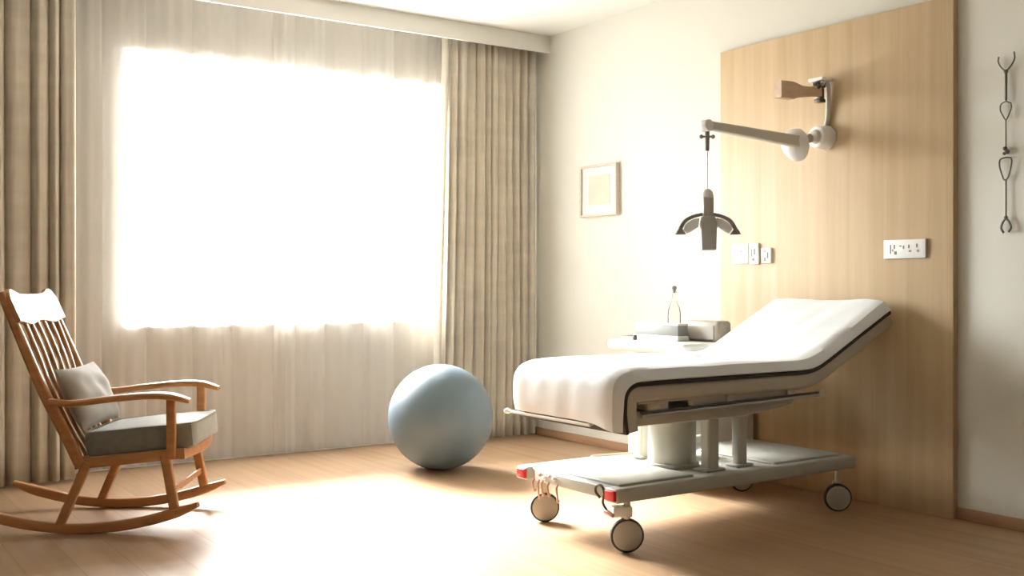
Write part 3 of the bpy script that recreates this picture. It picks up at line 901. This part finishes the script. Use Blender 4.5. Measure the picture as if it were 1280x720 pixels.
# crest rail following the rake of the back
up = Vector((-.407, 0, .914)); fw_ = Vector((.914, 0, .407))
def backp(h, w_, f=0):     # h metres up the back from the seat, w across, f forward of the post line
    base = Vector((-.155, 0, .577))
    return base + up * h + Vector((0, w_, 0)) + fw_ * f
outline = []
n_ = 40
for k in range(n_ + 1):
    w_ = -.245 + .49 * k / n_; a = abs(w_) / .245
    top = .408 + .022 * math.exp(-((a - .80) / .20) ** 2) - .030 * max(0, (a - .86) / .14) ** 2
    bot = .280 + .007 * math.cos(a * math.pi * 2)
    outline.append((w_, bot, top))
b = bmesh.new(); rows = []
for (w_, bot, top) in outline:
    f = .022 - .008 * (1 - (w_ / .245) ** 2)
    ring = []
    for (hh, ff) in ((bot, f - .009), (bot - .002, f), (bot, f + .009), (bot + .004, f + .011), (top - .004, f + .011), (top, f + .008), (top + .002, f), (top, f - .008), (top - .004, f - .011), (bot + .004, f - .011)):
        ring.append(b.verts.new(backp(hh, w_, ff)))
    rows.append(ring)
for A, C in zip(rows, rows[1:]):
    for k in range(len(A)): b.faces.new((A[k], A[(k + 1) % len(A)], C[(k + 1) % len(A)], C[k]))
b.faces.new(rows[0][::-1]); b.faces.new(rows[-1])
K('crest_rail', b)
for w_ in (-.172, -.105, -.036, .036, .105, .172):
    f0 = .022 - .008 * (1 - (w_ / .245) ** 2)
    P = [backp(.292, w_, f0), backp(.15, w_ * .97, .012), backp(0, w_ * .93, .0), (-.085, w_ * .9, .42), (-.012, w_ * .88, .290)]
    K('spindle', sweep(smooth_path(P, 5), rrect(.020, .013, .005), side=(0, 1, 0)))
# seat cushion
def cushion(lx, ly, lz, r, crown, nx=24, ny=24):
    b = bmesh.new()
    bmesh.ops.create_cube(b, size=1)
    bmesh.ops.subdivide_edges(b, edges=b.edges[:], cuts=14, use_grid_fill=True)
    for v in b.verts:
        x, y, z = v.co * 2
        # superellipse in plan, soft edges in section
        px, py = abs(x) ** 1, abs(y) ** 1
        hgt = (1 - px ** 7) * (1 - py ** 7)
        q = Vector((x, y, z))
        m_ = (abs(x) ** 14 + abs(y) ** 14 + abs(z) ** 14) ** (1 / 14)
        q = q / m_ * 1.0
        v.co = Vector((q.x * lx / 2, q.y * ly / 2, q.z * lz / 2))
        v.co.z += crown * (1 - min(1, (x * x))) * (1 - min(1, y * y)) * (1 if z > 0 else 0)
    return b
b = cushion(.445, .452, .102, .02, .014)
bmesh.ops.transform(b, matrix=Matrix.Translation((.215, 0, .368)) @ Matrix.Rotation(R(-5.2), 4, 'Y'), verts=b.verts[:])
sc_ = K('seat_cushion', b, 'cushion', label='thick grey fabric seat cushion')
P = []
for k in range(48):
    a = 2 * math.pi * k / 48
    c_, s_ = math.cos(a), math.sin(a)
    m_ = (abs(c_) ** 12 + abs(s_) ** 12) ** (-1 / 12)
    P.append(Vector((c_ * m_ * .2225, s_ * m_ * .2262, .0485)))
mt_ = Matrix.Translation((.215, 0, .368)) @ Matrix.Rotation(R(-5.2), 4, 'Y')
K('piping', tube([mt_ @ p for p in P], .0042, 8, smooth=False, close=True), 'cushion', parent=sc_)

# small throw pillow leaning on the chair back
pw = thing('throw_pillow', 'small taupe-grey throw pillow propped against the spindles of the rocking chair', 'pillow',
           Matrix.Translation((CX, CY, 0)) @ Matrix.Rotation(CROT, 4, 'Z') @ Vector((-.005, 0, .405)), CROT)
def pillow_bm(W, Hh, T):
    import mathutils
    b = bmesh.new(); n = 26; top = []; bot = []
    for i in range(n + 1):
        ra, rb = [], []
        for j in range(n + 1):
            u, v = -1 + 2 * i / n, -1 + 2 * j / n
            e = ((1 - abs(u) ** 2.6) * (1 - abs(v) ** 2.6)) ** .5
            # edges pull in between pointed corners
            y = u * W / 2 * (1 - .05 * (1 - v * v)); z = v * Hh / 2 * (1 - .07 * (1 - u * u))
            wr_ = mathutils.noise.noise(Vector((u * 2.2, v * 2.2, 1.7))) * .012 * e
            ra.append(b.verts.new((T / 2 * e + wr_, y, z)))
            rb.append(ra[-1] if i in (0, n) or j in (0, n) else b.verts.new((-T / 2 * e, y, z)))
        top.append(ra); bot.append(rb)
    for g, fl in ((top, 0), (bot, 1)):
        for i in range(n):
            for j in range(n):
                f = (g[i][j], g[i + 1][j], g[i + 1][j + 1], g[i][j + 1])
                b.faces.new(f if not fl else f[::-1])
    return b
b = pillow_bm(.45, .275, .12)
bmesh.ops.transform(b, matrix=Matrix.Translation((-.050, -.008, .127)) @ Matrix.Rotation(R(-25), 4, 'Y'), verts=b.verts[:])
obj('pillow_cover', b, M['pillow'], pw, smooth=80)
